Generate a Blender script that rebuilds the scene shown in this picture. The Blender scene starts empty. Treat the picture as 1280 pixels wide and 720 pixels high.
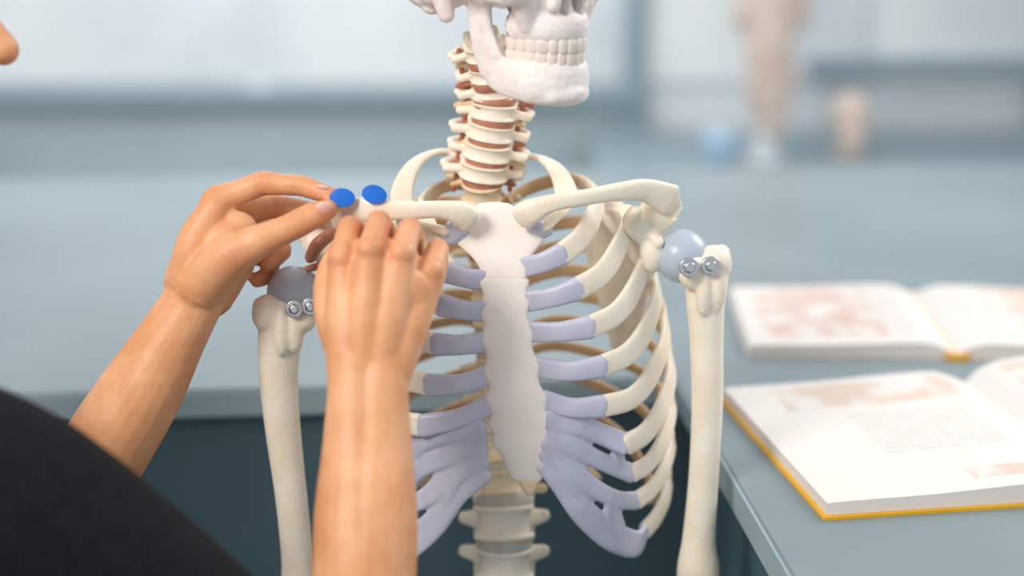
import bpy, bmesh, math, random
import numpy as np
from mathutils import Vector, Matrix, Euler
random.seed(4)
scene = bpy.context.scene
col = scene.collection
PITCH = math.radians(15); F = 1950.0
CAM = Vector((0, -1.256, 1.386))
UP = Vector((0, math.sin(PITCH), math.cos(PITCH))); FW = Vector((0, math.cos(PITCH), -math.sin(PITCH)))

def W(a, b, y):
    """image pixel (a,b) cast through the camera onto the vertical plane at depth y -> metres"""
    d = FW + Vector((1, 0, 0)) * ((a - 640) / F) + UP * ((360 - b) / F)
    return CAM + d * ((y - CAM.y) / d.y)
def WL(l): return [W(*p[:3]) for p in l]

# ------------------------------------------------------------ materials
def lin(c):
    r = []
    for v in c[:3]:
        v = v / 255.0
        r.append(v / 12.92 if v <= .04045 else ((v + .055) / 1.055) ** 2.4)
    return (*r, 1)
def mat(name, c1, c2=None, rough=.5, scale=40, bump=0, bscale=200, metal=0, sss=0, coat=0, spec=.5, srad=(1, .35, .2), sscale=.006, flush_shade=None):
    m = bpy.data.materials.new(name); m.use_nodes = True
    nt = m.node_tree; b = nt.nodes['Principled BSDF']
    b.inputs['Roughness'].default_value = rough
    b.inputs['Metallic'].default_value = metal
    b.inputs['Specular IOR Level'].default_value = spec
    b.inputs['Coat Weight'].default_value = coat
    tc = nt.nodes.new('ShaderNodeTexCoord')
    n = nt.nodes.new('ShaderNodeTexNoise'); n.inputs['Scale'].default_value = scale; n.inputs['Detail'].default_value = 3
    nt.links.new(tc.outputs['Object'], n.inputs['Vector'])
    r = nt.nodes.new('ShaderNodeValToRGB')
    r.color_ramp.elements[0].position = .35; r.color_ramp.elements[1].position = .65
    r.color_ramp.elements[0].color = lin(c1); r.color_ramp.elements[1].color = lin(c2 or c1)
    nt.links.new(n.outputs['Fac'], r.inputs['Fac'])
    out = r.outputs['Color']
    if flush_shade:
        at = nt.nodes.new('ShaderNodeAttribute'); at.attribute_name = 'flush_shade'
        mx = nt.nodes.new('ShaderNodeMix'); mx.data_type = 'RGBA'
        nt.links.new(at.outputs['Fac'], mx.inputs['Factor']); nt.links.new(out, mx.inputs[6]); mx.inputs[7].default_value = lin(flush_shade)
        out = mx.outputs[2]
    nt.links.new(out, b.inputs['Base Color'])
    if sss:
        b.inputs['Subsurface Weight'].default_value = sss
        b.inputs['Subsurface Radius'].default_value = srad
        b.inputs['Subsurface Scale'].default_value = sscale
    if bump:
        n2 = nt.nodes.new('ShaderNodeTexNoise'); n2.inputs['Scale'].default_value = bscale; n2.inputs['Detail'].default_value = 4
        nt.links.new(tc.outputs['Object'], n2.inputs['Vector'])
        bp = nt.nodes.new('ShaderNodeBump'); bp.inputs['Strength'].default_value = bump; bp.inputs['Distance'].default_value = .002
        nt.links.new(n2.outputs['Fac'], bp.inputs['Height']); nt.links.new(bp.outputs['Normal'], b.inputs['Normal'])
    return m
BS = dict(sss=.1, srad=(1, .55, .25), sscale=.005)
M_bone = mat('bone_cream', (245, 231, 209), (252, 242, 226), .40, 30, .35, 160, flush_shade=(200, 160, 110), **BS)  # tan mix colour is painted dimness for the rear of the ribs
M_bonew = mat('bone_white', (248, 238, 229), (253, 246, 239), .5, 30, .25, 170)
M_skull = mat('bone_skull', (240, 228, 222), (251, 243, 239), .5, 45, .5, 200, flush_shade=(58, 42, 38))  # dark brown mix colour is painted shade for the skull hollows
M_tooth = mat('tooth_ivory', (236, 224, 213), (243, 232, 223), .35, 60)
M_boned = mat('bone_tan', (232, 208, 170), (240, 222, 190), .45, 25, .3, 160)
M_cart = mat('cartilage_lavender', (192, 194, 216), (208, 210, 228), .33, 30, .15, 100)
M_ball = mat('joint_grey_blue', (178, 191, 208), (190, 202, 216), .3, 10)
M_disc = mat('disc_amber', (176, 112, 86), (198, 138, 110), .4, 60)
M_dgrey = mat('disc_grey', (192, 186, 172), (206, 200, 188), .4, 60)
M_art = mat('artery_red', (164, 96, 72), (184, 116, 90), .4, 60)
M_nerve = mat('nerve_yellow', (224, 188, 146), (234, 202, 162), .4, 60)
M_metal = mat('steel', (200, 202, 208), (215, 216, 220), .22, 20, metal=1)
M_dark = mat('dark_recess', (40, 40, 44), None, .6)
M_skin = mat('skin', (223, 156, 108), (238, 179, 134), .46, 30, .22, 320, sss=.1, flush_shade=(212, 122, 86))
M_nail = mat('nail', (236, 184, 168), (244, 200, 186), .2, 60, coat=.4)
M_lip = mat('lip', (190, 90, 80), (198, 100, 90), .4)
M_hair = mat('hair', (40, 28, 22), (60, 42, 32), .5, 80, .6, 300)
M_eye = mat('eye_white', (235, 232, 228), None, .2)
M_shirt = mat('black_fabric', (20, 21, 25), (27, 28, 33), .9, 90, .5, 700, spec=.2)
M_trous = mat('trouser_fabric', (38, 42, 52), (46, 50, 60), .9, 90, .4, 600)
M_blue = mat('blue_plastic', (16, 104, 214), (24, 116, 226), .3, 40)
M_top = mat('counter_laminate', (124, 141, 147), (134, 151, 157), .34, 3)
M_edge = mat('counter_edge', (158, 180, 189), (166, 188, 197), .4, 3)
M_cab = mat('cabinet_teal', (76, 104, 115), (83, 112, 123), .5, 4)
M_floor = mat('floor_vinyl', (110, 125, 130), (125, 138, 142), .4, 5)
M_wlow = mat('wall_lower_bluegrey', (168, 185, 192), (182, 198, 204), .5, 1.5)
M_wall = mat('wall_paint', (214, 222, 227), (226, 232, 235), .5, 1.2)
M_rail = mat('rail_grey', (148, 168, 176), None, .5)
M_glass = mat('frosted_panel', (218, 226, 230), (238, 242, 243), .25, 2.2)
M_bench = mat('bench_grey', (130, 148, 156), (140, 157, 164), .5, 3)
M_yell = mat('cover_yellow', (238, 178, 20), (244, 188, 34), .45, 20)
M_cwhite = mat('cover_white', (226, 222, 216), (232, 228, 222), .5, 20)
M_muscle = mat('model_beige', (228, 212, 200), (220, 194, 180), .5, 14)
M_white = mat('white_plastic', (222, 228, 232), None, .4)
M_lblue = mat('pale_blue_plastic', (164, 192, 216), (176, 202, 224), .4, 20)

# ------------------------------------------------------------ mesh tools
def catm(pts, n=6):
    P = [tuple(p) for p in pts]; out = []
    if len(P) < 3:
        for i in range(n + 1):
            t = i / n; out.append(tuple(a + (b - a) * t for a, b in zip(P[0], P[-1])))
        return out
    E = [tuple(2 * a - b for a, b in zip(P[0], P[1]))] + P + [tuple(2 * a - b for a, b in zip(P[-1], P[-2]))]
    for i in range(1, len(E) - 2):
        p0, p1, p2, p3 = E[i - 1:i + 3]
        for k in range(n):
            t = k / n
            out.append(tuple(.5 * (2 * b + (c - a) * t + (2 * a - 5 * b + 4 * c - d) * t * t + (-a + 3 * b - 3 * c + d) * t ** 3)
                             for a, b, c, d in zip(p0, p1, p2, p3)))
    out.append(P[-1]); return out

def tube(bm, pts, ra, rb=None, ref=Vector((0, -1, 0)), seg=12, n=6, round_ends=True, power=1.0, fixT=None):
    """pts Vectors; ra half-size across, rb half-size along ref (scalars or lists)"""
    k = len(pts)
    ra = [ra] * k if not isinstance(ra, (list, tuple)) else ra
    rb = ra if rb is None else ([rb] * k if not isinstance(rb, (list, tuple)) else rb)
    S = catm([(*p, a, b) for p, a, b in zip(pts, ra, rb)], n)
    C = [Vector(s[:3]) for s in S]; rings = []
    T = []
    for i in range(len(C)):
        t = C[min(i + 1, len(C) - 1)] - C[max(i - 1, 0)]
        T.append(fixT if fixT else (t.normalized() if t.length > 1e-9 else Vector((0, 0, 1))))
    items = [(C[i], T[i], S[i][3], S[i][4]) for i in range(len(C))]
    if round_ends:
        c, t, a, b = items[0]; e = min(a, b)
        pre = [(c - t * e * .95, t, a * .3, b * .3), (c - t * e * .7, t, a * .72, b * .72)]
        c, t, a, b = items[-1]; e = min(a, b)
        post = [(c + t * e * .7, t, a * .72, b * .72), (c + t * e * .95, t, a * .3, b * .3)]
        items = pre + items + post
    def sp(v): return math.copysign(abs(v) ** power, v)
    for c, t, a, b in items:
        r = ref(c) if callable(ref) else ref
        N = r - t * r.dot(t)
        if N.length < 1e-5: N = t.orthogonal()
        N.normalize(); B = t.cross(N)
        rings.append([bm.verts.new(c + B * (a * sp(math.cos(2 * math.pi * j / seg))) + N * (b * sp(math.sin(2 * math.pi * j / seg)))) for j in range(seg)])
    for i in range(len(rings) - 1):
        for j in range(seg):
            bm.faces.new((rings[i][j], rings[i][(j + 1) % seg], rings[i + 1][(j + 1) % seg], rings[i + 1][j]))
    bm.faces.new(rings[0][::-1]); bm.faces.new(rings[-1])

def ball(bm, c, r, rot=None, sub=3):
    if not isinstance(r, (tuple, list)): r = (r, r, r)
    m = Matrix.Translation(c) @ (rot.to_matrix().to_4x4() if rot else Matrix()) @ Matrix.Diagonal((*r, 1))
    bmesh.ops.create_icosphere(bm, subdivisions=sub, radius=1, matrix=m)
def cap(bm, p, q, r0, r1=None):
    r1 = r0 if r1 is None else r1
    ball(bm, p, r0, sub=3); ball(bm, q, r1, sub=3)
    if (Vector(q) - Vector(p)).length > 1e-4:
        tube(bm, [Vector(p), Vector(q)], [r0, r1], seg=20, n=2, round_ends=False)
def chain(bm, pts, rs):
    for i in range(len(pts) - 1): cap(bm, pts[i], pts[i + 1], rs[i], rs[i + 1])
def schain(bm, pts, rs, n=5):
    S = catm([(*p, r) for p, r in zip(pts, rs)], n)
    for s in S: ball(bm, s[:3], s[3], sub=2)
    tube(bm, pts, rs, seg=20, n=n, round_ends=False)
def box(bm, lo, hi):
    v = [bm.verts.new((x, y, z)) for x in (lo[0], hi[0]) for y in (lo[1], hi[1]) for z in (lo[2], hi[2])]
    for f in ((0, 1, 3, 2), (4, 6, 7, 5), (0, 4, 5, 1), (2, 3, 7, 6), (0, 2, 6, 4), (1, 5, 7, 3)):
        bm.faces.new([v[i] for i in f])
def prism(bm, front, back):
    a = [bm.verts.new(p) for p in front]; b = [bm.verts.new(p) for p in back]; n = len(a)
    bm.faces.new(a); bm.faces.new(b[::-1])
    for i in range(n): bm.faces.new((a[i], b[i], b[(i + 1) % n], a[(i + 1) % n]))

def finish(bm, name, m, parent=None, vox=0, smooth=3, recenter=True, flat=False, bevel=0, post=None):
    bmesh.ops.recalc_face_normals(bm, faces=bm.faces[:])
    me = bpy.data.meshes.new(name); bm.to_mesh(me); bm.free()
    ob = bpy.data.objects.new(name, me); col.objects.link(ob)
    if vox or bevel:
        if vox:
            r = ob.modifiers.new('r', 'REMESH'); r.mode = 'VOXEL'; r.voxel_size = vox
            if smooth:
                s = ob.modifiers.new('s', 'SMOOTH'); s.factor = .5; s.iterations = smooth
        else:
            b = ob.modifiers.new('b', 'BEVEL'); b.width = bevel; b.segments = 3; b.limit_method = 'ANGLE'
        bpy.context.view_layer.update()
        dg = bpy.context.evaluated_depsgraph_get()
        nm = bpy.data.meshes.new_from_object(ob.evaluated_get(dg))
        ob.modifiers.clear(); ob.data = nm; me = nm; nm.name = name
    if post: post(me)
    if recenter and len(me.vertices):
        xs = [v.co for v in me.vertices]
        c = Vector([(min(v[i] for v in xs) + max(v[i] for v in xs)) / 2 for i in range(3)])
        me.transform(Matrix.Translation(-c)); ob.location = c
    me.materials.clear(); me.materials.append(m)
    if not flat: me.polygons.foreach_set('use_smooth', [True] * len(me.polygons))
    if flat == 'angle':
        me.polygons.foreach_set('use_smooth', [True] * len(me.polygons))
        try: me.set_sharp_from_angle(angle=math.radians(40))
        except Exception: pass
    me.update()
    if parent is not None: setpar(ob, parent)
    return ob
def setpar(ob, parent):
    ob.parent = parent
    ob.matrix_parent_inverse = WM[parent.name].inverted() if parent.name in WM else parent_world(parent).inverted()
WM = {}
def parent_world(o):
    return Matrix.Translation(o.location) @ o.rotation_euler.to_matrix().to_4x4()
def empty(name, loc, rot=0):
    e = bpy.data.objects.new(name, None); e.empty_display_size = .05
    e.location = loc; e.rotation_euler = (0, 0, rot); col.objects.link(e)
    WM[e.name] = Matrix.Translation(loc) @ Matrix.Rotation(rot, 4, 'Z'); return e
def meta(o, label, cat, group=None, kind=None):
    o['label'] = label; o['category'] = cat
    if group: o['group'] = group
    if kind: o['kind'] = kind

# ============================================================ SKELETON
SK = empty('anatomical_skeleton', (0, .13, 0))
meta(SK, 'life-size cream plastic teaching skeleton with lavender cartilage and steel screws', 'skeleton')

# ---- skull (local frame, face = -Y)
PSI = math.radians(42)
SO = Vector((-.010, .055, 1.308))
SM = Matrix.Translation(SO) @ Matrix.Rotation(PSI, 4, 'Z') @ Matrix.Rotation(math.radians(2), 4, 'X')
bm = bmesh.new(); V = Vector
ball(bm, (0, .02, .055), (.073, .092, .075), sub=4)
ball(bm, (0, -.03, .06), (.062, .05, .055), sub=4)
ball(bm, (0, .05, .0), (.05, .05, .035))
for s in (-1, 1):
    cap(bm, (s * .053, .016, -.005), (s * .050, .008, -.036), .013, .007)       # mastoid
    ball(bm, (s * .030, .045, -.022), (.024, .032, .016))
    ball(bm, (s * .045, .028, -.02), (.014, .02, .012))
    ball(bm, (s * .022, .052, -.036), (.010, .014, .006)); ball(bm, (s * .040, .040, -.034), (.007, .010, .006))
    tube(bm, [V((s * .060, .008, -.006)), V((s * .064, -.02, -.012)), V((s * .060, -.045, -.014)), V((s * .048, -.067, -.012))], [.006, .005, .006, .011], [.004, .004, .005, .007], ref=V((s, 0, 0)))
    ball(bm, (s * .043, -.068, -.008), (.016, .013, .015))
    cap(bm, (s * .05, -.062, 0), (s * .054, -.058, .035), .007, .007)
    cap(bm, (s * .038, -.068, -.012), (s * .028, -.066, -.038), .010, .008)     # zygomatic buttress
    tube(bm, [V((s * .016, -.088, .018)), V((s * .034, -.084, .04)), V((s * .052, -.066, .03))], .007)
    cap(bm, (s * .018, -.084, -.022), (s * .008, -.09, .022), .006, .006)
    ball(bm, (s * .018, .03, -.02), (.01, .014, .008))
ball(bm, (0, -.055, -.022), (.032, .031, .024))
cap(bm, (0, -.1, .012), (0, -.086, .03), .006, .008)
arc = [V((.029 * math.sin(t), -.046 - .042 * math.cos(t), 0)) for t in [math.radians(a) for a in range(-85, 86, 10)]]
tube(bm, [p + V((0, 0, -.040)) for p in arc], .0125, .0066, ref=lambda c: V((c.x, c.y + .046, 0)))
ball(bm, (0, -.06, -.036), (.026, .030, .008))
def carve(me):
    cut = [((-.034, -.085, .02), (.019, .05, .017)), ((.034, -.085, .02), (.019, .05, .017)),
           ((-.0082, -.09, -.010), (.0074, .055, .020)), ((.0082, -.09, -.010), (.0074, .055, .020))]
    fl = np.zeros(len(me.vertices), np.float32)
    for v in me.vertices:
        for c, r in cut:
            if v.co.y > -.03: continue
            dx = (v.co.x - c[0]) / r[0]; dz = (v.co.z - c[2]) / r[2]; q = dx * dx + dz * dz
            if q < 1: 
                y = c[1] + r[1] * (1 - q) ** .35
                fl[v.index] = max(fl[v.index], min(1, (1 - q) * 3))  # eye sockets and nose openings painted darker to stand in for deep shade
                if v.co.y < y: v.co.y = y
        # hollow behind the jaw branch, its shade painted in as dark brown
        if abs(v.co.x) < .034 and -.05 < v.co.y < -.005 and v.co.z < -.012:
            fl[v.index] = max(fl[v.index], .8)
    at = me.attributes.new('flush_shade', 'FLOAT', 'POINT'); at.data.foreach_set('value', fl)
    me.transform(SM)
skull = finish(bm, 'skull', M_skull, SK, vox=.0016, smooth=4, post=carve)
skull['label'] = 'white skull turned to its side'
WM[skull.name] = Matrix.Translation(skull.location)
def teeth(name, z, h, parent, up):
    bm = bmesh.new()
    for i in range(14):
        t = math.radians(-86 + 172 * i / 13)
        k = abs(i - 6.5)
        w = .0043 if k < 3.5 else .0056
        p = V((.0296 * math.sin(t), -.047 - .0434 * math.cos(t) + (0 if up else .001), z))
        ww, dd = w * .96, .0034
        tube(bm, [p + V((0, 0, h)), p + V((0, 0, h * .3)), p + V((0, 0, -h * .9))], [ww * .9, ww, ww * .93], [dd * .8, dd, dd * .9], ref=V((math.sin(t), -math.cos(t), 0)), seg=16, n=3, power=.65)
    bmesh.ops.transform(bm, matrix=SM, verts=bm.verts[:])
    return finish(bm, name, M_tooth, parent)
teeth('upper_teeth', -.0535, .0050, skull, True)
bm = bmesh.new()
for s in (-1, 1):
    tube(bm, [V((s * .041, -.013, -.002)), V((s * .040, -.018, -.03)), V((s * .039, -.026, -.056)), V((s * .038, -.036, -.078))], [.006, .0105, .0145, .014], [.005, .0045, .005, .006], ref=V((1, 0, 0)))
    tube(bm, [V((s * .043, -.034, -.022)), V((s * .041, -.032, -.042)), V((s * .039, -.036, -.066))], [.003, .006, .013], .0045, ref=V((1, 0, 0)))
    ball(bm, (s * .043, -.012, .0), (.01, .006, .006))
P = [V((-.038, -.036, -.0765)), V((-.036, -.050, -.080)), V((-.028, -.069, -.0825)), V((-.014, -.083, -.0835)), V((0, -.087, -.0835)),
     V((.014, -.083, -.0835)), V((.028, -.069, -.0825)), V((.036, -.050, -.080)), V((.038, -.036, -.0765))]
tube(bm, P, [.0145, .0160, .0178, .0188, .0192, .0188, .0178, .0160, .0145], [.0055, .006, .007, .008, .0082, .008, .007, .006, .0055], ref=lambda c: V((c.x, c.y + .03, 0)))
tube(bm, [V((-.016, -.084, -.093)), V((0, -.091, -.092)), V((.016, -.084, -.093))], .008, .0075, ref=V((0, -1, 0)))
def mpost(me):
    at = me.attributes.new('flush_shade', 'FLOAT', 'POINT'); at.data.foreach_set('value', [0.0] * len(me.vertices)); me.transform(SM)
mand = finish(bm, 'mandible', M_skull, skull, vox=.0016, smooth=9, post=mpost)
WM[mand.name] = Matrix.Translation(mand.location)
teeth('lower_teeth', -.0640, .0050, mand, False)

# ---- vertebrae
def vert_mesh(rx, ry, h, tw, sp, drop, kind):
    bm = bmesh.new()
    z = h / 2
    tube(bm, [V((0, 0, -z)), V((0, 0, 0)), V((0, 0, z))], [rx, rx * .86, rx], [ry, ry * .86, ry], ref=V((0, 1, 0)), seg=28, round_ends=False)
    tube(bm, [V((0, 0, -z)), V((0, 0, -z * .7))], rx * 1.06, ry * 1.06, ref=V((0, 1, 0)), seg=28, n=2, round_ends=False)
    tube(bm, [V((0, 0, z)), V((0, 0, z * .7))], rx * 1.06, ry * 1.06, ref=V((0, 1, 0)), seg=28, n=2, round_ends=False)
    t = {'c': .0042, 't': .0045, 'l': .0062}[kind]
    for s in (-1, 1):
        cap(bm, (s * rx * .6, ry * .6, z * .3), (s * rx * .75, ry + .012, 0), t, t)
        if kind == 'l':
            tube(bm, [V((s * rx * .7, ry * .7, 0)), V((s * tw * .8, ry + .006, 0)), V((s * tw, ry + .008, .001))], [.0115, .0080, .0060], [.0045, .004, .004], ref=V((0, 1, 0)))
            cap(bm, (s * rx * .8, ry + .01, z * .9), (s * rx * .85, ry + .012, z * 1.6), .007, .006)
        else:
            cap(bm, (s * rx * .75, ry + .012, 0), (s * tw, ry + (.012 if kind != 'c' else -.004), -.001), t, t * .9)
        if kind == 'c':
            cap(bm, (s * rx * .8, 0, 0), (s * tw * .92, ry * .3, -.003), t * .95, t * 1.05)
            cap(bm, (s * rx * .85, -ry * .1, z * .6), (s * rx * .95, ry * .3, z * 1.3), .0032, .003)
        cap(bm, (s * rx * .75, ry + .012, -z * 1.2), (s * rx * .7, ry + .014, z * 1.2), t * 1.1, t * 1.1)
        cap(bm, (s * rx * .75, ry + .012, 0), (0, ry + .024, -.003), t, t)
    tube(bm, [V((0, ry + .022, -.002)), V((0, ry + .022 + sp, -drop))], [h * .35, h * .28], [.003, .003], ref=V((1, 0, 0)), n=2)
    ob = finish(bm, 'vertebra', M_boned, None, vox=.0013, smooth=3, recenter=False)
    me = ob.data; bpy.data.objects.remove(ob); return me
mc = vert_mesh(.0196, .0145, .0138, .033, .015, .006, 'c')
mt = vert_mesh(.0175, .015, .018, .03, .02, .02, 't')
ml = vert_mesh(.0268, .020, .0310, .039, .018, .004, 'l')
mc.materials.clear(); mc.materials.append(M_bone); ml.materials.clear(); ml.materials.append(M_bone)
path = [(608, 64, .075), (614, 90, .08), (618, 114, .085), (617, 139, .085), (613, 164, .087), (609, 188, .09), (605, 213, .093), (602, 239, .098)]
VT = [W(*p) for p in path]
topT = VT[-1]; L1 = W(630, 652, .070)
for i in range(1, 12):
    t = i / 12
    p = topT.lerp(L1, t * .985); p.y = .098 + .050 * math.sin(t * math.pi) - .028 * t
    VT.append(p)
VT.append(L1)
for i in range(1, 5): VT.append(L1 + V((0, -.003 * i, -.039 * i)))
def addpart(me, name, loc, rot, mt_, sc=1, parent=SK):
    o = bpy.data.objects.new(name, me); o.location = loc; o.rotation_euler = rot; o.scale = (sc, sc, sc)
    col.objects.link(o); setpar(o, parent); return o
for i, p in enumerate(VT):
    a = VT[max(i - 1, 0)]; b = VT[min(i + 1, len(VT) - 1)]
    d = (a - b).normalized()
    rot = V((0, 0, 1)).rotation_difference(d).to_euler()
    if i < 7: me, nm = mc, 'cervical_vertebra'
    elif i < 19: me, nm = mt, 'thoracic_vertebra'
    else: me, nm = ml, 'lumbar_vertebra'
    if i < 7: rot.z += (.12, -.08, .1, -.1, .06, -.12, .08)[i]
    addpart(me, nm, p, rot, None, (.9, .92, .94, .97, 1, 1.03, 1.06)[i] if i < 7 else (1.0 if i != 18 else 1.25))
    if i < len(VT) - 1:
        q = VT[i + 1]; mid = (p + q) / 2
        gap = (p - q).length
        r = .0176 if i < 7 else (.0165 if i < 18 else .0250)
        hh = gap * .26
        bm = bmesh.new()
        tube(bm, [mid + d * hh, mid, mid - d * hh], [r * .96, r * 1.05, r * .96], [r * .74, r * .8, r * .74], ref=V((0, 1, 0)), seg=24, n=3, round_ends=False)
        finish(bm, 'intervertebral_disc', M_disc if i < 12 else M_dgrey, SK)
for s in (-1, 1):
    bm = bmesh.new()
    pts = []
    for i, p in enumerate(VT[:8]):
        pts.append(p + V((s * (.0235 + .0015 * (i % 2)), .006, 0)))
    tube(bm, pts, .0022, ref=V((0, 1, .1)), seg=10)
    finish(bm, 'vertebral_artery', M_art, SK)
    for i in range(0, 7):
        m_ = (VT[i] + VT[i + 1]) / 2
        bm = bmesh.new()
        tube(bm, [m_ + V((s * .010, .006, 0)), m_ + V((s * .021, .005, -.002)), m_ + V((s * (.027 + .003 * (i % 3)), .009, -.005))], [.0034, .0032, .0026], ref=V((0, 0, 1)), seg=10)
        finish(bm, 'spinal_nerve', (M_nerve, M_art)[(i + (s > 0)) % 2], SK)

# ---- sternum
def ys(py):
    t = (py - 262) / 340
    return .022 - .05 * math.sin(min(1, t * 1.05) * math.pi * .55) + .012 * t
def strip(name, rows, m, th, parent=SK, smooth=4, power=.55):
    pts = []; ra = []
    for b, xl, xr in rows:
        l, r = W(xl, b, ys(b)), W(xr, b, ys(b)); pts.append((l + r) / 2 + V((0, th, 0))); ra.append((r.x - l.x) / 2)
    bm = bmesh.new()
    tube(bm, pts, ra, th, ref=V((0, -1, 0)), seg=28, n=4, power=power, fixT=V((0, .0, -1)))
    return finish(bm, name, m, parent, vox=.0013, smooth=smooth)
strip('manubrium', [(262, 590, 645), (266, 579, 658), (274, 564, 673), (286, 555, 686), (297, 560, 684), (308, 572, 676), (320, 586, 667), (332, 596, 661), (342, 601, 659), (349, 601, 659)], M_bonew, .0055)
base = [(350, 600, 660), (400, 600, 664), (450, 604, 672), (500, 608, 683), (540, 614, 690), (572, 622, 691), (594, 631, 687), (604, 637, 682)]
def interp(b):
    for (b0, l0, r0), (b1, l1, r1) in zip(base, base[1:]):
        if b <= b1:
            t = (b - b0) / (b1 - b0); return l0 + (l1 - l0) * t, r0 + (r1 - r0) * t
    return base[-1][1:]
rows = []
LB = [352, 389, 427, 468, 503, 534, 556]; RB = [352, 377, 415, 458, 500, 528, 552]
for b in range(352, 602, 4):
    l, r = interp(b)
    sl = max(math.exp(-((b - c) / 11.) ** 2) for c in LB); sr = max(math.exp(-((b - c) / 11.) ** 2) for c in RB)
    if b > 570: sl *= .3; sr *= .3
    rows.append((b, l + 4 - 7 * sl, r - 4 + 6 * sr))
strip('sternum_body', rows, M_bonew, .0055, smooth=4)
strip('xiphoid_process', [(600, 645, 677), (608, 650, 673), (616, 655, 669)], M_boned, .004)

# ---- ribs
R = {1: [(678, 284, .012), (700, 262, .03), (707, 238, .06), (690, 206, .10), (655, 196, .125), (622, 222, .115)],
     2: [(702, 318, .006), (726, 298, .014), (742, 270, .035), (748, 246, .07), (716, 224, .13), (670, 232, .15), (625, 255, .12)],
     3: [(722, 361, -.004), (752, 342, .008), (772, 312, .03), (783, 275, .075), (755, 248, .135), (685, 255, .165), (625, 282, .13)],
     4: [(737, 409, -.008), (770, 392, .005), (793, 360, .03), (805, 315, .078), (778, 280, .14), (695, 280, .17), (625, 308, .135)],
     5: [(752, 458, -.01), (785, 442, .005), (808, 410, .03), (821, 360, .08), (795, 318, .145), (700, 308, .175), (625, 336, .14)],
     6: [(752, 508, -.005), (790, 497, .008), (816, 465, .035), (832, 410, .085), (805, 355, .15), (705, 338, .18), (625, 364, .145)],
     7: [(783, 556, .012), (808, 540, .025), (829, 505, .05), (838, 455, .09), (812, 395, .15), (705, 368, .18), (625, 394, .148)],
     8: [(790, 592, .028), (812, 578, .04), (831, 545, .06), (839, 498, .1), (812, 430, .155), (705, 400, .18), (625, 424, .145)],
     9: [(796, 626, .04), (816, 610, .052), (832, 582, .072), (838, 540, .11), (810, 470, .158), (700, 432, .18), (625, 455, .14)],
     10: [(806, 664, .055), (822, 644, .068), (833, 615, .088), (832, 575, .12), (800, 510, .16), (695, 466, .18), (625, 486, .135)],
     11: [(815, 625, .12), (805, 585, .14), (765, 535, .165), (690, 505, .175), (625, 518, .13)],
     12: [(745, 600, .16), (715, 570, .168), (680, 548, .160), (625, 550, .125)]}
Aright = {1: (668, 288), 2: (652, 334), 3: (658, 377), 4: (661, 415), 5: (670, 459), 6: (678, 500), 7: (680, 528)}
Aleft = {1: (580, 296), 2: (606, 350), 3: (608, 389), 4: (609, 427), 5: (614, 468), 6: (618, 503), 7: (626, 530)}
Jl = {1: (560, 292), 2: (562, 340), 3: (552, 381), 4: (545, 430), 5: (536, 481), 6: (528, 532), 7: (519, 580), 8: (510, 613), 9: (503, 645), 10: (500, 678)}
outward = lambda c: V((c.x * .9, c.y - .075, .0)) if abs(c.x) + abs(c.y - .075) > .01 else V((0, -1, 0))
def ribref(c):
    o = V((c.x, c.y - .075, 0))
    o = o.normalized() if o.length > .01 else V((0, -1, 0))
    return o + (V((0, -.95, .1)) if c.y < .1 else V((0, 0, .1)))
JR = {}
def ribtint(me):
    fl = [max(0.0, min(.85, (v.co.y - .08) / .05 * .85)) for v in me.vertices]  # rear of the rib tinted tan, painting in the dimmer backlit depth
    at = me.attributes.new('flush_shade', 'FLOAT', 'POINT'); at.data.foreach_set('value', fl)
for side in (1, -1):
    for n, pts in R.items():
        if side == 1: L = [W(*p) for p in pts]
        else:
            L = []
            off = 8
            for i, (a, b, y) in enumerate(pts):
                L.append(W(1274 - a - (12 if i == len(pts) - 1 else 0), b + off * (1 if i < len(pts) - 2 else 0), y))
            if n == 1: L = WL([(560, 290, .015), (520, 275, .03), (502, 245, .06), (520, 203, .10), (558, 190, .125), (590, 218, .115)])
            elif n in Jl:
                j = Jl[n]; L[0] = W(j[0], j[1], pts[0][2])
                L[1] = W(1274 - pts[1][0], j[1] - (pts[0][1] - pts[1][1]), pts[1][2])
        wdt = .0099 if n < 8 else .0084
        k = len(L)
        bm = bmesh.new()
        ra = [wdt * 1.0] + [wdt] * 2 + [wdt * .84] + [wdt * .62] * (k - 5) + [wdt * .5] if k > 5 else [wdt * .7] * k
        tube(bm, L, ra, [.0042] + [.0030] * (k - 1), ref=(ribref if n > 1 else V((0, .3, 1))), seg=16, n=8, power=.58)
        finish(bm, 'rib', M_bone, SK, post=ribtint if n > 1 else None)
        JR[(side, n)] = L[0]
        A = (Aright if side == 1 else Aleft).get(n)
        if n <= 6:
            a = W(A[0], A[1], ys(A[1]) + .006)
            mid = a.lerp(L[0], .5) + V((0, -.003, -.001 if n < 5 else -.003))
            d = (L[0] - a).normalized()
            bm = bmesh.new()
            tube(bm, [a, mid, L[0] + d * .001], [.0092, .0086, .0103], [.0036, .0040, .0046], ref=outward, seg=16, n=6, power=.58)
            finish(bm, 'costal_cartilage', M_cart, SK)
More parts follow.
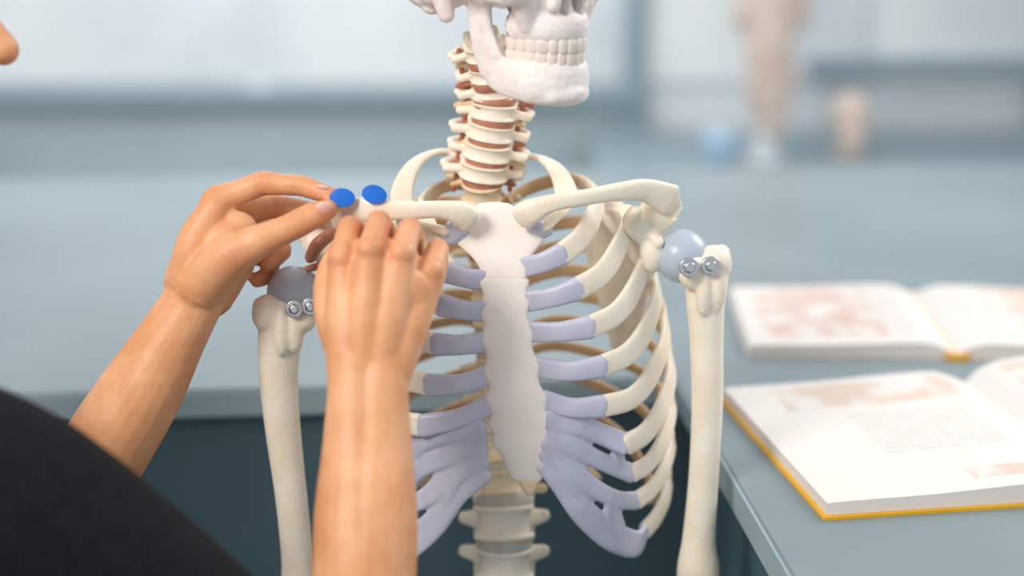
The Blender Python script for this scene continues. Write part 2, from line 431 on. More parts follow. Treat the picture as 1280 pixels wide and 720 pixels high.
# costal arches
YP = [(680, -.014), (700, -.012), (735, -.004), (765, .012), (790, .030), (806, .050), (830, .07)]
def yp(a):
    for (x0, y0), (x1, y1) in zip(YP, YP[1:]):
        if a <= x1: return y0 + (y1 - y0) * max(0, (a - x0)) / (x1 - x0)
    return YP[-1][1]
for side in (1, -1):
    bm = bmesh.new()
    def q(a, b): return W(a, b, yp(a)) if side == 1 else W(1286 - a + (0 if a < 700 else -12), b + 12, yp(a))
    jr = lambda n: JR[(side, n)] + V((0, 0, 0))
    kw = dict(ref=outward, seg=16, n=7, power=.55)
    tube(bm, [q(682, 525), q(715, 529), q(750, 542), jr(7)], [.010, .0100, .0096, .0103], .0036, **kw)
    tube(bm, [q(682, 543), q(712, 556), q(750, 576), jr(8)], [.010, .0096, .0082, .0090], .0036, **kw)
    tube(bm, [q(682, 560), q(710, 582), q(742, 610), q(772, 624), jr(9)], [.0105, .0102, .0088, .0080, .0088], .0036, **kw)
    tube(bm, [q(680, 578), q(702, 604), q(730, 641), q(765, 670), q(795, 680), jr(10)], [.009, .0105, .0122, .0138, .0125, .0096], .0036, **kw)
    tube(bm, [q(690, 545), q(710, 580), q(722, 614)], [.013, .013, .010], .0034, **kw)
    tube(bm, [q(764, 618), q(766, 640), q(774, 666)], .010, .0034, **kw)
    tube(bm, [q(770, 545), q(774, 580)], .008, .0034, **kw)
    finish(bm, 'costal_arch', M_cart, SK, vox=.0014, smooth=5)

# ---- clavicles
bm = bmesh.new()
tube(bm, WL([(586, 274, .006), (575, 267, .002), (550, 262, -.004), (508, 263, -.010), (468, 262, -.010), (438, 264, .004), (408, 276, .04)]), [.0120, .0108, .0074, .0078, .0098, .0112, .012], [.008, .0075, .006, .006, .0058, .0055, .005], n=8, seg=16, power=.7)
finish(bm, 'clavicle', M_bone, SK, vox=.0014, smooth=3)
bm = bmesh.new()
tube(bm, WL([(655, 270, .006), (665, 264, .002), (690, 254, .0), (725, 248, .004), (765, 241, .018), (805, 238, .035), (838, 250, .046)]), [.0120, .0108, .0074, .0068, .0076, .0102, .0145], [.008, .0075, .006, .0058, .0055, .005, .005], n=8, seg=16, power=.7)
finish(bm, 'clavicle', M_bone, SK, vox=.0014, smooth=3)

# ---- scapulae
def scap(f):
    bm = bmesh.new()
    def poly(pts, th):
        c = sum(pts, V((0, 0, 0))) / len(pts)
        for i in range(len(pts)):
            a, b_ = pts[i], pts[(i + 1) % len(pts)]
            prism(bm, [a, b_, c], [a + th, b_ + th, c + th])
    T = [f(740, 256, .100), f(785, 262, .075), f(814, 296, .062), f(812, 335, .07), f(796, 395, .13), f(775, 455, .165), f(760, 400, .17), f(738, 320, .155)]
    poly(T, V((0, .006, 0)))
    poly([f(798, 240, .060), f(826, 234, .058), f(846, 240, .054), f(855, 258, .050), f(846, 278, .047), f(826, 288, .050), f(808, 270, .056)], V((-.002, .008, .002)))
    poly([f(744, 262, .080), f(778, 262, .066), f(800, 276, .056), f(824, 300, .048), f(826, 326, .052), f(808, 346, .062), f(788, 326, .072), f(768, 296, .080)], V((0, .008, 0)))
    tube(bm, [T[1], T[2], T[3], T[4], T[5]], .0052, n=4)
    tube(bm, [T[5], T[6], T[7], T[0], T[1]], .004, n=4)
    tube(bm, [f(750, 300, .165), f(790, 270, .14), f(822, 258, .10), f(838, 262, .06)], [.005, .009, .012, .012], [.004, .005, .006, .005], ref=V((0, -.6, .8)))
    ball(bm, f(816, 316, .056), (.012, .012, .018)); ball(bm, f(824, 270, .054), (.016, .007, .015)); ball(bm, f(812, 290, .056), (.012, .008, .012))
    tube(bm, [f(806, 294, .056), f(790, 278, .042), f(794, 264, .030)], [.011, .009, .0065], [.007, .006, .0055])
    tube(bm, [f(812, 342, .060), f(790, 316, .070), f(768, 286, .076), f(750, 266, .080)], .0055, .0045)
    tube(bm, [f(824, 304, .046), f(806, 284, .054), f(780, 268, .064)], .005, .004)
    return finish(bm, 'scapula', M_bone, SK, vox=.0016, smooth=4)
scap(lambda a, b, y: W(a, b, y))
scap(lambda a, b, y: W(1228 - a, b + 38, y - .015 if y < .1 else y))

# ---- humeri
def screw(c, parent, r=.0085):
    bm = bmesh.new()
    n = V((.05, -1, .15)).normalized()
    tube(bm, [c - n * .002, c + n * .003], r, seg=20, n=2, round_ends=False)
    tube(bm, [c + n * .003, c + n * .0055], [r * .72, r * .5], seg=6, n=1, round_ends=False)
    s = finish(bm, 'screw', M_metal, parent, flat=False, bevel=.0008)
    s['label'] = 'chrome screw'
    return s
def humerus(pts, ra, head, lobes):
    bm = bmesh.new()
    tube(bm, pts, ra, [r * .92 for r in ra], seg=20, n=8)
    for c, r in lobes: ball(bm, c, r)
    e = pts[-1]
    tube(bm, [e + V((-.024, 0, .0)), e + V((.024, 0, 0))], [.010, .010], seg=14, n=3)
    return finish(bm, 'humerus', M_bone, SK, vox=.0018, smooth=4)
h = humerus(WL([(884, 345, .055), (882, 376, .053), (883, 420, .05), (884, 500, .045), (880, 590, .04), (874, 670, .035), (873, 712, .033), (873, 755, .03)]),
            [.019, .0172, .0150, .0140, .0135, .0150, .0195, .018], None,
            [(W(892, 330, .05), (.0160, .016, .017)), (W(880, 320, .055), (.012, .014, .009)), (W(902, 318, .055), (.008, .010, .009)),
             (W(866, 340, .042), (.0130, .013, .016)), (W(880, 365, .037), (.007, .008, .022)), (W(897, 362, .04), (.008, .009, .02))])
b = bmesh.new(); ball(b, W(852, 320, .058), .0235, sub=4); finish(b, 'shoulder_ball', M_ball, SK)
screw(W(861, 334, .026), SK); screw(W(888, 332, .030), SK, .0082)
h2 = humerus(WL([(353, 392, .02), (350, 422, .02), (348, 470, .02), (354, 540, .02), (364, 620, .02), (372, 700, .02), (374, 740, .02), (375, 790, .02)]),
             [.021, .0190, .0170, .0155, .0142, .0145, .0175, .016], None,
             [(W(335, 392, .014), (.014, .014, .017)), (W(345, 381, .018), (.014, .014, .010)), (W(327, 382, .018), (.008, .009, .008)),
              (W(377, 398, .010), (.0130, .012, .013)), (W(352, 415, .003), (.007, .007, .022)), (W(368, 415, .006), (.008, .008, .02))])
b = bmesh.new(); ball(b, W(368, 366, .03), .0235, sub=4); finish(b, 'shoulder_ball', M_ball, SK)
screw(W(368, 386, -.003), SK, .0075); screw(W(388, 383, -.001), SK, .0075)
bm = bmesh.new()
tube(bm, WL([(388, 322, .025), (398, 305, .01), (415, 292, .015)]), [.005, .006, .005]); tube(bm, WL([(384, 336, .03), (400, 332, .01), (415, 326, .02)]), [.003, .0035, .003])
finish(bm, 'ligament', M_disc, SK)
# sacrum + stand
bm = bmesh.new(); sb = VT[-1]
ball(bm, sb + V((0, .01, -.06)), (.05, .025, .05)); cap(bm, sb + V((0, .01, -.09)), sb + V((0, .0, -.14)), .02, .008)
finish(bm, 'sacrum', M_boned, SK, vox=.003, smooth=3)
bm = bmesh.new(); tube(bm, [V((0, .13, .03)), V((0, .085, sb.z - .06))], .0125, seg=20, n=2, round_ends=False)
finish(bm, 'stand_pole', M_metal, SK)
bm = bmesh.new()
for k in range(5):
    a = 2 * math.pi * k / 5 + .3; tube(bm, [V((0, .13, .06)), V((.13 * math.cos(a), .13 + .13 * math.sin(a), .045)), V((.17 * math.cos(a), .13 + .17 * math.sin(a), .018))], .014, seg=12, n=4)
    ball(bm, (.17 * math.cos(a), .13 + .17 * math.sin(a), .018), .018)
finish(bm, 'stand_base', M_metal, SK)

# ============================================================ PERSON
PE = empty('person', (-.42, -.1, 0))
meta(PE, 'person in black short-sleeved shirt reaching to the skeleton collarbone', 'person')
bm = bmesh.new()
rsh = W(-85, 592, -.28); rel = W(446, 915, -.25); rwr = W(460, 478, -.135)
chain(bm, [rsh, rel], [.048, .040])
for s, dx in ((-1, -.009), (1, .009)):
    schain(bm, [rel, W(453, 780, -.21), W(457, 650, -.18) + V((dx * .5, 0, 0)), W(459, 560, -.155) + V((dx * .8, 0, 0)), rwr + V((dx, 0, 0)), W(462, 430, -.120) + V((dx * 1.3, 0, 0))],
           [.040, .0385, .0345, .0270, .0215, .0195], 6)
hx = lambda a, b_, y: W(a, b_, y)
K = [hx(429, 326, -.098), hx(463, 314, -.108), hx(502, 319, -.106), hx(537, 341, -.094)]
wr = [rwr + V((-.013, .002, -.002)), rwr + V((-.004, 0, -.002)), rwr + V((.005, 0, -.002)), rwr + V((.012, .002, -.002))]
for k_, w_ in zip(K, wr):
    schain(bm, [w_, w_.lerp(k_, .5) + V((0, -.001, 0)), k_], [.0185, .0165, .0122], 5)
    schain(bm, [w_ + V((0, .004, 0)), w_.lerp(k_, .5) + V((0, .012, 0)), k_ + V((0, .012, 0))], [.0175, .0165, .0138], 4)
ball(bm, hx(482, 372, -.110), (.036, .0145, .032)); ball(bm, hx(474, 398, -.114), (.033, .0160, .040)); ball(bm, hx(466, 436, -.120), (.027, .018, .036))
for k_ in K: ball(bm, k_ + V((0, -.0025, .002)), .0116)
FR = [[K[0], hx(437, 285, -.070), hx(452, 290, -.040), hx(458, 312, -.022)],
      [K[1], hx(473, 278, -.076), hx(484, 292, -.042), hx(488, 322, -.022)],
      [K[2], hx(513, 287, -.074), hx(519, 308, -.042), hx(516, 340, -.024)],
      [K[3], hx(547, 312, -.066), hx(548, 334, -.040), hx(540, 360, -.026)]]
RR = [[.0112, .0100, .0088, .0076], [.0114, .0102, .0090, .0078], [.0112, .0100, .0086, .0075], [.0104, .0092, .0080, .007]]
for f_, r_ in zip(FR, RR): chain(bm, f_, r_)
schain(bm, [hx(440, 450, -.122), hx(419, 390, -.098), hx(414, 345, -.066), hx(428, 308, -.036)], [.018, .0165, .0125, .0095])
# far (left) arm
lsh = W(-200, 520, .10); lel = W(50, 705, -.05); lwr = W(243, 372, -.015)
chain(bm, [lsh, lel], [.046, .038])
for q_ in (-1, 1):
    schain(bm, [lel, W(113, 592, -.045), W(168, 502, -.035) + V((q_ * .004, 0, q_ * .002)), W(212, 425, -.022) + V((q_ * .006, 0, q_ * .004)), lwr + V((q_ * .008, 0, q_ * .005)), W(255, 345, -.01) + V((q_ * .009, 0, q_ * .006))],
           [.038, .0375, .0330, .0255, .0205, .0195], 6)
mI, mM, mR, mP = hx(272, 250, .003), hx(290, 266, .022), hx(300, 288, .036), hx(304, 316, .042)
for m_, w_, r_ in ((mI, hx(230, 352, -.008), .0130), (mM, hx(240, 357, .0), .0130), (mR, hx(252, 362, .01), .0130), (mP, hx(266, 372, .012), .0126)):
    schain(bm, [w_, w_.lerp(m_, .5), m_], [.0175, .0162, r_], 4)
schain(bm, [hx(236, 352, -.014), hx(246, 300, -.010), hx(268, 262, -.004)], [.0185, .0158, .0126], 4)
iP, iD, iT = hx(328, 229, .008), hx(377, 232, .004), hx(412, 244, -.002)
chain(bm, [mI, mI.lerp(iP, .5), iP, iP.lerp(iD, .5), iD, iT], [.0126, .0104, .0106, .0092, .0090, .0074])
chain(bm, [mM, hx(342, 258, .040), hx(376, 262, .034), hx(402, 268, .024)], [.0122, .0104, .0092, .0076])
chain(bm, [mR, hx(345, 288, .056), hx(352, 314, .048), hx(335, 331, .036)], [.0120, .0098, .0088, .0076])
chain(bm, [mP, hx(338, 320, .056), hx(338, 343, .048), hx(322, 350, .036)], [.0110, .0090, .0080, .0070])
tM, tI, tT = hx(322, 302, -.036), hx(364, 284, -.031), hx(411, 261, -.016)
schain(bm, [hx(252, 360, -.022), hx(285, 322, -.034), tM], [.021, .0190, .0144], 5)
chain(bm, [tM, tM.lerp(tI, .5), tI, hx(392, 269, -.024), tT], [.0144, .0116, .0116, .0112, .0082])
ball(bm, hx(278, 318, -.006), (.028, .022, .032)); ball(bm, hx(292, 285, -.004), (.020, .010, .015))
# torso, neck, head
hc = W(-182, 12, -.06)
neck = W(-245, 340, -.09); chest = W(-235, 630, -.09)
chain(bm, [hc + V((-.03, 0, -.04)), neck], [.052, .056])
chain(bm, [neck, rsh], [.055, .05]); chain(bm, [neck, lsh], [.055, .05])
hip = V((-.56, -.10, .62))
ball(bm, chest, (.10, .15, .17)); ball(bm, chest.lerp(hip, .5), (.09, .13, .16)); ball(bm, hip, (.1, .15, .12))
ball(bm, hc + V((-.02, 0, .035)), (.092, .073, .088), sub=4)
ball(bm, hc + V((.04, 0, -.03)), (.052, .052, .075), rot=Euler((0, .15, 0)))
ball(bm, hc + V((.066, 0, -.092)), (.024, .024, .018))
cap(bm, hc + V((.085, 0, .01)), hc + V((.110, 0, -.030)), .008, .0125)
for s in (-1, 1):
    ball(bm, hc + V((.1, s * .009, -.033)), .0085, sub=2)
    ball(bm, hc + V((-.018, s * .074, -.01)), (.018, .008, .03))
    cap(bm, hc + V((.08, s * .014, .02)), hc + V((.066, s * .045, .016)), .009)
ball(bm, hc + V((.089, 0, -.057)), (.011, .021, .006)); ball(bm, hc + V((.086, 0, -.069)), (.011, .018, .007))
def skin_detail(me):
    n = len(me.vertices)
    co = np.empty(n * 3, np.float32); me.vertices.foreach_get('co', co); co = co.reshape(-1, 3)
    no = np.empty(n * 3, np.float32); me.vertex_normals.foreach_get('vector', no); no = no.reshape(-1, 3)
    disp = np.zeros(n, np.float32); fl = np.zeros(n, np.float32)
    A_ = lambda v: np.array(v[:], np.float32)
    def seg(p, q, w, d, t0=0., t1=1.):
        p, q = A_(p), A_(q); u = q - p; L2 = float(u @ u)
        t = np.clip(((co - p) @ u) / L2, t0, t1)
        dist = np.linalg.norm(co - (p + t[:, None] * u), axis=1)
        return np.exp(-(dist / w) ** 2) * d
    def crease(p, ax, R, w, d, facing=None):
        ax = A_(ax.normalized()); r = co - A_(p)
        al = r @ ax; dist = np.linalg.norm(r, axis=1)
        g = np.exp(-(al / w) ** 2) * (dist < R)
        if facing is not None: g = g * np.clip(no @ A_(facing), 0, 1)
        return -g * d
    # hollows between knuckles and between the proximal finger segments
    for i_ in range(3):
        ma = (K[i_] + K[i_ + 1]) / 2 + V((0, -.009, .002)); mb = (FR[i_][1] + FR[i_ + 1][1]) / 2 + V((0, -.004, .006))
        disp += seg(ma, mb, .0042, -.0026)
    for i_, f_ in enumerate(FR):
        ax = f_[1] - f_[0]
        for dlt in (-.002, .0015): disp += crease(f_[1] + ax.normalized() * dlt, ax, .014, .0007, .00035, V((0, -.5, 1)))
    for c_, ax, R_ in ((iP, iD - mI, .015), (iD, iT - iP, .013), (tI, tT - tM, .017)):
        for dlt in (-.0022, .0022): disp += crease(c_ + ax.normalized() * dlt, ax, R_, .0008, .00035)
    axw = (lwr - lel)
    disp += crease(lwr + axw.normalized() * .006, axw, .045, .0013, .0003)
    disp += seg(hx(284, 268, -.018), hx(305, 300, -.045), .004, -.0008)
    for c_, R_ in [(k_ + V((0, -.01, 0)), .012) for k_ in K] + [(f_[1], .012) for f_ in FR] + [(iP, .013), (iT, .016), (tT, .017), (tI, .012), (mI, .014), (hx(285, 322, -.055), .02)]:
        fl = np.maximum(fl, np.exp(-(np.linalg.norm(co - A_(c_), axis=1) / R_) ** 2) * .42)
    co = co + no * disp[:, None]
    me.vertices.foreach_set('co', co.astype(np.float32).ravel())
    at = me.attributes.new('flush_shade', 'FLOAT', 'POINT'); at.data.foreach_set('value', fl)
    me.update()
body = finish(bm, 'body', M_skin, PE, vox=.0016, smooth=9, post=skin_detail)
def nail(c, rot, r):
    b = bmesh.new(); ball(b, c, r, rot=rot); o = finish(b, 'fingernail', M_nail, PE); return o
nail(hx(404, 261, -.0278), Euler((0.40, math.radians(-24), 0)), (.0088, .0030, .0064))
nail(hx(403, 235, -.005), Euler((0.9, math.radians(12), 0)), (.0058, .002, .0043))
for s in (-1, 1):
    b = bmesh.new(); ball(b, hc + V((.073, s * .031, -.002)), .0125); finish(b, 'eye', M_eye, PE)
b = bmesh.new(); ball(b, hc + V((.0925, 0, -.057)), (.009, .019, .0045)); ball(b, hc + V((.09, 0, -.068)), (.009, .016, .0055)); finish(b, 'lips', M_lip, PE)
b = bmesh.new(); ball(b, hc + V((-.035, 0, .045)), (.092, .081, .092), sub=4); ball(b, hc + V((-.14, 0, .01)), (.03, .03, .04)); ball(b, hc + V((-.06, 0, -.03)), (.06, .07, .07))
finish(b, 'hair', M_hair, PE, vox=.004)
# shirt
b = bmesh.new()
e1 = rsh.lerp(rel, .66); e2 = lsh.lerp(lel, .55)
schain(b, [rsh + V((0, 0, .006)), rsh.lerp(rel, .18) + V((0, 0, .012)), rsh.lerp(rel, .42) + V((0, 0, .008)), e1], [.066, .068, .062, .053], 8)
chain(b, [lsh, e2], [.058, .052])
nb = neck + V((0, 0, -.05))
chain(b, [nb, rsh], [.065, .062]); chain(b, [nb, lsh], [.065, .058])
ball(b, chest, (.115, .165, .185)); ball(b, chest.lerp(hip, .5), (.105, .145, .17)); ball(b, hip + V((0, 0, .03)), (.115, .165, .12))
finish(b, 'shirt', M_shirt, PE, vox=.005, smooth=8)
b = bmesh.new()
for s in (-1, 1): chain(b, [hip + V((0, s * .08, -.02)), V((-.52, -.1 + s * .1, .40)), V((-.56, -.1 + s * .11, .07))], [.09, .065, .045])
ball(b, hip + V((0, 0, -.02)), (.105, .155, .1))
finish(b, 'trousers', M_trous, PE, vox=.007, smooth=4)
for s in (-1, 1):
    b = bmesh.new(); ball(b, V((-.51, -.1 + s * .11, .04)), (.13, .045, .04)); box(b, (-.63, -.135 + s * .11, 0), (-.4, -.065 + s * .11, .02))
    finish(b, 'shoe', M_dark, PE, vox=.005)

# ---- blue markers (flat round discs)
for (a, b_, y, tilt, lab) in ((428, 247, -.014, .10, 'small flat blue disc pinched between thumb and finger'), (468, 243, -.016, .25, 'small flat blue disc stuck on the collarbone')):
    b = bmesh.new()
    tube(b, [V((0, .0016, 0)), V((0, -.0016, 0))], .0103, .0076, ref=V((0, 0, 1)), seg=32, n=2, round_ends=False)
    o = finish(b, 'marker_disc', M_blue, bevel=.0006)
    o.location = W(a, b_, y); o.rotation_euler = (-.25, tilt, 0)
    meta(o, lab, 'marker', 'blue marker discs')

# ============================================================ COUNTER
K0 = Vector((.178, .345)); TR = math.radians(4.7); ZT = .858
def TL(u, v, z): return V((K0.x + u * math.cos(TR) - v * math.sin(TR), K0.y + u * math.sin(TR) + v * math.cos(TR), z))
CT = empty('counter', (K0.x, K0.y, 0), TR)
meta(CT, 'L-shaped blue-grey laminate lab counter with dark teal base', 'counter')
b = bmesh.new()
poly = [(-1.7, 0), (0, 0), (0, -.75), (1.4, -.75), (1.4, 1.2), (-1.7, 1.2)]
prism(b, [TL(u, v, ZT) for u, v in poly], [TL(u, v, ZT - .026) for u, v in poly])
finish(b, 'countertop', M_top, CT, bevel=.003, flat=True)
b = bmesh.new()
poly = [(-1.70, -.003), (-.003, -.003), (-.003, -.75), (0.004, -.75), (.004, .004), (-1.7, .004)]
prism(b, [TL(u, v, ZT - .003) for u, v in poly], [TL(u, v, ZT - .030) for u, v in poly])
finish(b, 'edge_band', M_edge, CT, flat=True)
b = bmesh.new()
poly = [(-1.68, .02), (.02, .02), (.02, -.73), (1.38, -.73), (1.38, 1.18), (-1.68, 1.18)]
prism(b, [TL(u, v, ZT - .028) for u, v in poly], [TL(u, v, 0) for u, v in poly])
finish(b, 'counter_base', M_cab, CT, flat=True)

# ---- books
def page_mat(seed, mirror):
    m = bpy.data.materials.new('printed_page'); m.use_nodes = True
    nt = m.node_tree; B = nt.nodes['Principled BSDF']; B.inputs['Roughness'].default_value = .6
    tc = nt.nodes.new('ShaderNodeTexCoord'); sp = nt.nodes.new('ShaderNodeSeparateXYZ')
    nt.links.new(tc.outputs['Object'], sp.inputs[0])
    def mth(op, a, b=0.0):
        n = nt.nodes.new('ShaderNodeMath'); n.operation = op
        for i, v in enumerate((a, b)):
            if isinstance(v, (int, float)): n.inputs[i].default_value = v
            else: nt.links.new(v, n.inputs[i])
        return n.outputs[0]
    X, Y = sp.outputs[0], sp.outputs[1]
    def rect(x0, x1, y0, y1):
        return mth('MULTIPLY', mth('MULTIPLY', mth('GREATER_THAN', X, x0), mth('LESS_THAN', X, x1)), mth('MULTIPLY', mth('GREATER_THAN', Y, y0), mth('LESS_THAN', Y, y1)))
    nz = nt.nodes.new('ShaderNodeTexNoise'); nz.inputs['Scale'].default_value = 26; nz.inputs['Detail'].default_value = 4
    mp = nt.nodes.new('ShaderNodeMapping'); mp.inputs['Location'].default_value = (seed, seed * 2, 0)
    nt.links.new(tc.outputs['Object'], mp.inputs[0]); nt.links.new(mp.outputs[0], nz.inputs['Vector'])
    nw = nt.nodes.new('ShaderNodeTexNoise'); nw.inputs['Scale'].default_value = 260
    nt.links.new(mp.outputs[0], nw.inputs['Vector'])
    line = mth('GREATER_THAN', mth('FRACT', mth('MULTIPLY', Y, 100.0)), .6)
    word = mth('GREATER_THAN', nw.outputs['Fac'], .45)
    s = -1 if mirror else 1
    def R4(a, b_, c, d): return rect(min(s * a, s * b_), max(s * a, s * b_), c, d)
    if seed < 5: T, G = R4(.05, .17, -.06, .05), mth('ADD', R4(.03, .22, .07, .14), R4(.02, .12, -.13, -.105))
    else: T, G = R4(.03, .08, -.10, .10), R4(.07, .21, -.10, .12)
    text = mth('MULTIPLY', mth('MULTIPLY', line, word), T)
    fig = mth('MULTIPLY', mth('MINIMUM', mth('MAXIMUM', mth('MULTIPLY', mth('SUBTRACT', nz.outputs['Fac'], .42), 6.0), 0.0), 1.0), G)
    def mix(f, a, c):
        n = nt.nodes.new('ShaderNodeMix'); n.data_type = 'RGBA'
        nt.links.new(f, n.inputs['Factor'])
        if isinstance(a, tuple): n.inputs[6].default_value = a
        else: nt.links.new(a, n.inputs[6])
        n.inputs[7].default_value = c; return n.outputs[2]
    c = mix(text, lin((234, 228, 223)), lin((205, 200, 197)))
    c = mix(fig, c, lin((220, 192, 178) if seed >= 5 else (222, 202, 186)))
    nt.links.new(c, B.inputs['Base Color']); return m
def book(px0, py0, rot, w, hgt, th, label, seed, lift, cover):
    d = FW + V((1, 0, 0)) * ((px0 - 640) / F) + UP * ((360 - py0) / F)
    o = CAM + d * ((ZT - CAM.z) / d.z)
    e = empty('open_book', o, rot); meta(e, label, 'book', 'open anatomy books')
    def add(b, name, m, **k):
        ob = finish(b, name, m, None, recenter=False, **k)
        ob.parent = e; return ob
    b = bmesh.new()
    for s in (-1, 1): box(b, (min(s * .004, s * (w + .004)), -hgt / 2 - .004, .0), (max(s * .004, s * (w + .004)), hgt / 2 + .004, .0026))
    box(b, (-.006, -hgt / 2 - .004, 0), (.006, hgt / 2 + .004, .002))
    add(b, 'cover', cover, flat=True)
    if cover is not M_yell:
        b = bmesh.new(); box(b, (-.014, -hgt / 2 - .0065, .0002), (.014, hgt / 2 + .0065, .007)); add(b, 'spine', M_yell, flat=True)
    for s in (-1, 1):
        b = bmesh.new(); n = 24; top = []; bot = []
        for i in range(n + 1):
            t = i / n; x = s * w * t
            z = .0035 + th * (min(1, (t / .14)) ** .6 * (1 - .42 * t) * (1 if t < .98 else .96) + (.22 * math.sin(t * math.pi * 2.2) * t * (1 - t)))
            if i == n: z = .0035 + th * .56
            if t == 0: z = .0065
            top.append((x, z)); bot.append((x, .0028))
        segs = 8; G = []
        for j in range(segs + 1):
            y = -hgt / 2 + hgt * j / segs
            G.append([b.verts.new((x, y, z)) for x, z in top])
        for j in range(segs):
            for i in range(n):
                b.faces.new((G[j][i], G[j][i + 1], G[j + 1][i + 1], G[j + 1][i]))
        lo = [[b.verts.new((x, y, z)) for x, z in bot] for y in (-hgt / 2, hgt / 2)]
        for jj, g in ((0, G[0]), (1, G[-1])):
            for i in range(n): b.faces.new((g[i], g[i + 1], lo[jj][i + 1], lo[jj][i]))
        for i in range(n): b.faces.new((lo[0][i], lo[0][i + 1], lo[1][i + 1], lo[1][i]))
        b.faces.new([g[-1] for g in G] + [lo[1][-1], lo[0][-1]])
        add(b, 'page_block', page_mat(seed + (0 if s < 0 else 1), s < 0), flat='angle')
    if lift:
        b = bmesh.new(); n = 20; G = []
        for j in range(9):
            y = -hgt / 2 + hgt * j / 8
            row = []
            for i in range(n + 1):
                t = i / n
                row.append(b.verts.new((w * .97 * t, y, .006 + th * min(1, t / .12) ** .5 * (1 - .2 * t) + .022 * math.sin(t * math.pi * .8) * (1 - .35 * j / 8))))
            G.append(row)
        for j in range(8):
            for i in range(n): b.faces.new((G[j][i], G[j][i + 1], G[j + 1][i + 1], G[j + 1][i]))
        add(b, 'loose_page', page_mat(seed + 1, False))
    return e
book(1290, 548, math.radians(9), .262, .305, .018, 'open anatomy textbook with yellow cover edge and printed white pages', 2, True, M_yell)
book(1166, 409, math.radians(-3), .230, .255, .016, 'open illustrated anatomy textbook lying beside another open book', 5, False, M_cwhite)

# ============================================================ ROOM
def sbox(name, lo, hi, m, kind='structure', parent=None, bevel=0):
    b = bmesh.new(); box(b, lo, hi); o = finish(b, name, m, parent, flat=True, bevel=bevel)
    if kind: o['kind'] = kind
    return o
f = sbox('floor', (-4, -3, -.05), (4, 3.2, 0), M_floor)
sbox('wall_back', (-4, 3.0, 0), (4, 3.2, 2.7), M_wall)
sbox('trim_1', (-4, 2.97, .0), (.35, 3.0, .775), M_wlow)
sbox('trim_2', (-4, 2.93, .775), (.35, 3.0, .81), M_rail)
k = 1
for x0, x1 in ((-2.9, -1.62), (-1.56, -.72), (-.66, .3), (.36, .95), (1.0, 1.42), (1.48, 2.6)):
    sbox('window_%d' % k, (x0, 2.985, .83), (x1, 3.0, 2.3), M_glass); k += 1
for x in (.33, 1.45): sbox('trim_%d' % (3 + (x > 1)), (x - .03, 2.95, .7), (x + .03, 3.0, 2.3), M_rail)
sbox('trim_5', (.8, 2.93, .86), (1.42, 3.0, .9), M_rail)
BC = empty('back_bench', (1.6, 2.65, 0)); meta(BC, 'long grey storage bench standing against the wall', 'bench')
sbox('bench_top', (.2, 2.3, .67), (3.2, 2.96, .70), M_bench, None, BC)
sbox('bench_body', (.22, 2.33, 0), (3.18, 2.96, .67), M_bench, None, BC)
for i in range(4): sbox('door', (.24 + i * .735, 2.31, .08), (.96 + i * .735, 2.33, .64), M_cab, None, BC)

bz = .70
tx = W(960, 100, 2.5).x
tm = empty('anatomical_torso_model', (tx, 2.5, bz))
meta(tm, 'pale beige anatomy torso model on a white base', 'anatomical model')
b = bmesh.new()
c = V((tx, 2.5, bz))
chain(b, [c + V((.012, 0, .09)), c + V((.008, 0, .16)), c + V((0, 0, .26)), c + V((0, 0, .42))], [.040, .052, .060, .062])
ball(b, c + V((0, 0, .40)), (.084, .055, .14)); ball(b, c + V((.005, 0, .20)), (.062, .05, .12))
cap(b, c + V((0, 0, .5)), c + V((0, 0, .58)), .03, .03); ball(b, c + V((0, -.01, .64)), (.045, .05, .06))
for s in (-1, 1): chain(b, [c + V((s * .062, 0, .47)), c + V((s * .070, 0, .34))], [.03, .024])
finish(b, 'torso', M_muscle, tm, vox=.005, smooth=4)
b = bmesh.new(); tube(b, [c, c + V((0, 0, .015))], .045, seg=24, n=2, round_ends=False); tube(b, [c + V((0, 0, .015)), c + V((0, 0, .07))], .024, seg=16, n=2, round_ends=False)
finish(b, 'base', M_white, tm)
p = W(1060, 190, 2.55); b = bmesh.new(); q0 = V((p.x, 2.55, bz + .004))
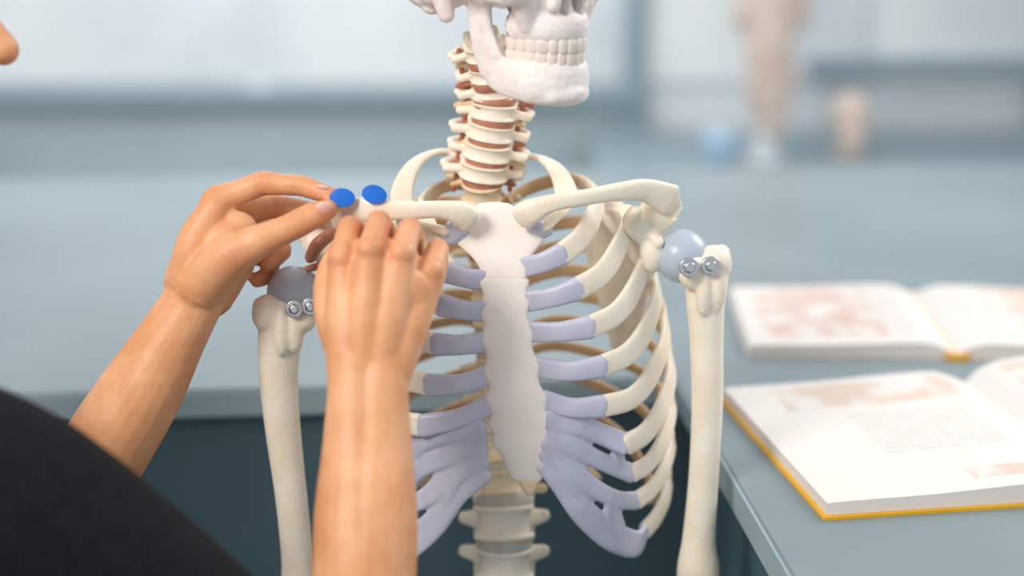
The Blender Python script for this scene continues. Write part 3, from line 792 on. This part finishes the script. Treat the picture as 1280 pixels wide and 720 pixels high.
ball(b, q0 + V((0, .01, .1)), (.052, .06, .055)); ball(b, q0 + V((0, -.03, .055)), (.035, .03, .03)); tube(b, [q0 + V((0, 0, .004)), q0 + V((0, 0, .06))], [.025, .02], seg=20, n=2, round_ends=False)
tube(b, [q0, q0 + V((0, 0, .01))], .04, seg=20, n=2, round_ends=False)
o = finish(b, 'skull_model', M_muscle, None, vox=.004); meta(o, 'small beige skull model standing on the bench', 'anatomical model')
p = W(897, 190, 2.5); b = bmesh.new(); q0 = V((p.x, 2.5, bz + .004))
tube(b, [q0, q0 + V((0, 0, .01))], .04, seg=20, n=2, round_ends=False); ball(b, q0 + V((0, 0, .045)), (.04, .035, .035)); ball(b, q0 + V((.025, 0, .035)), (.025, .025, .025))
o = finish(b, 'organ_model', M_lblue, None, vox=.004); meta(o, 'pale blue plastic organ model on the bench', 'anatomical model')

# ============================================================ LIGHT + CAMERA
w = bpy.data.worlds.new('World'); scene.world = w; w.use_nodes = True
w.node_tree.nodes['Background'].inputs[0].default_value = (.90, .93, .98, 1)
w.node_tree.nodes['Background'].inputs[1].default_value = .64
def area(loc, tgt, size, e, c=(1, 1, 1)):
    l = bpy.data.lights.new('area_light', 'AREA'); l.size = size; l.energy = e; l.color = c
    o = bpy.data.objects.new('area_light', l); o.location = loc
    o.rotation_euler = (V(tgt) - V(loc)).to_track_quat('-Z', 'Y').to_euler(); col.objects.link(o)
area((-1.1, -1.3, 2.3), (0, 0, 1.05), .7, 31, (1, .94, .86))
area((1.6, 1.0, 2.2), (0, .1, 1.05), 1.0, 28, (1, .96, .91))
area((-.6, 2.0, 2.5), (-.5, 3, .9), 1.5, 30, (.97, .98, 1))
cd = bpy.data.cameras.new('camera'); cam = bpy.data.objects.new('camera', cd); col.objects.link(cam)
cam.location = CAM; cam.rotation_euler = (math.radians(90) - PITCH, 0, 0)
cd.sensor_width = 36; cd.lens = 36 * F / 1280
cd.dof.use_dof = True; cd.dof.focus_distance = 1.3; cd.dof.aperture_fstop = 1.6
scene.camera = cam
try:
    scene.view_settings.view_transform = 'Standard'; scene.view_settings.look = 'None'
except Exception as ex: print(ex)
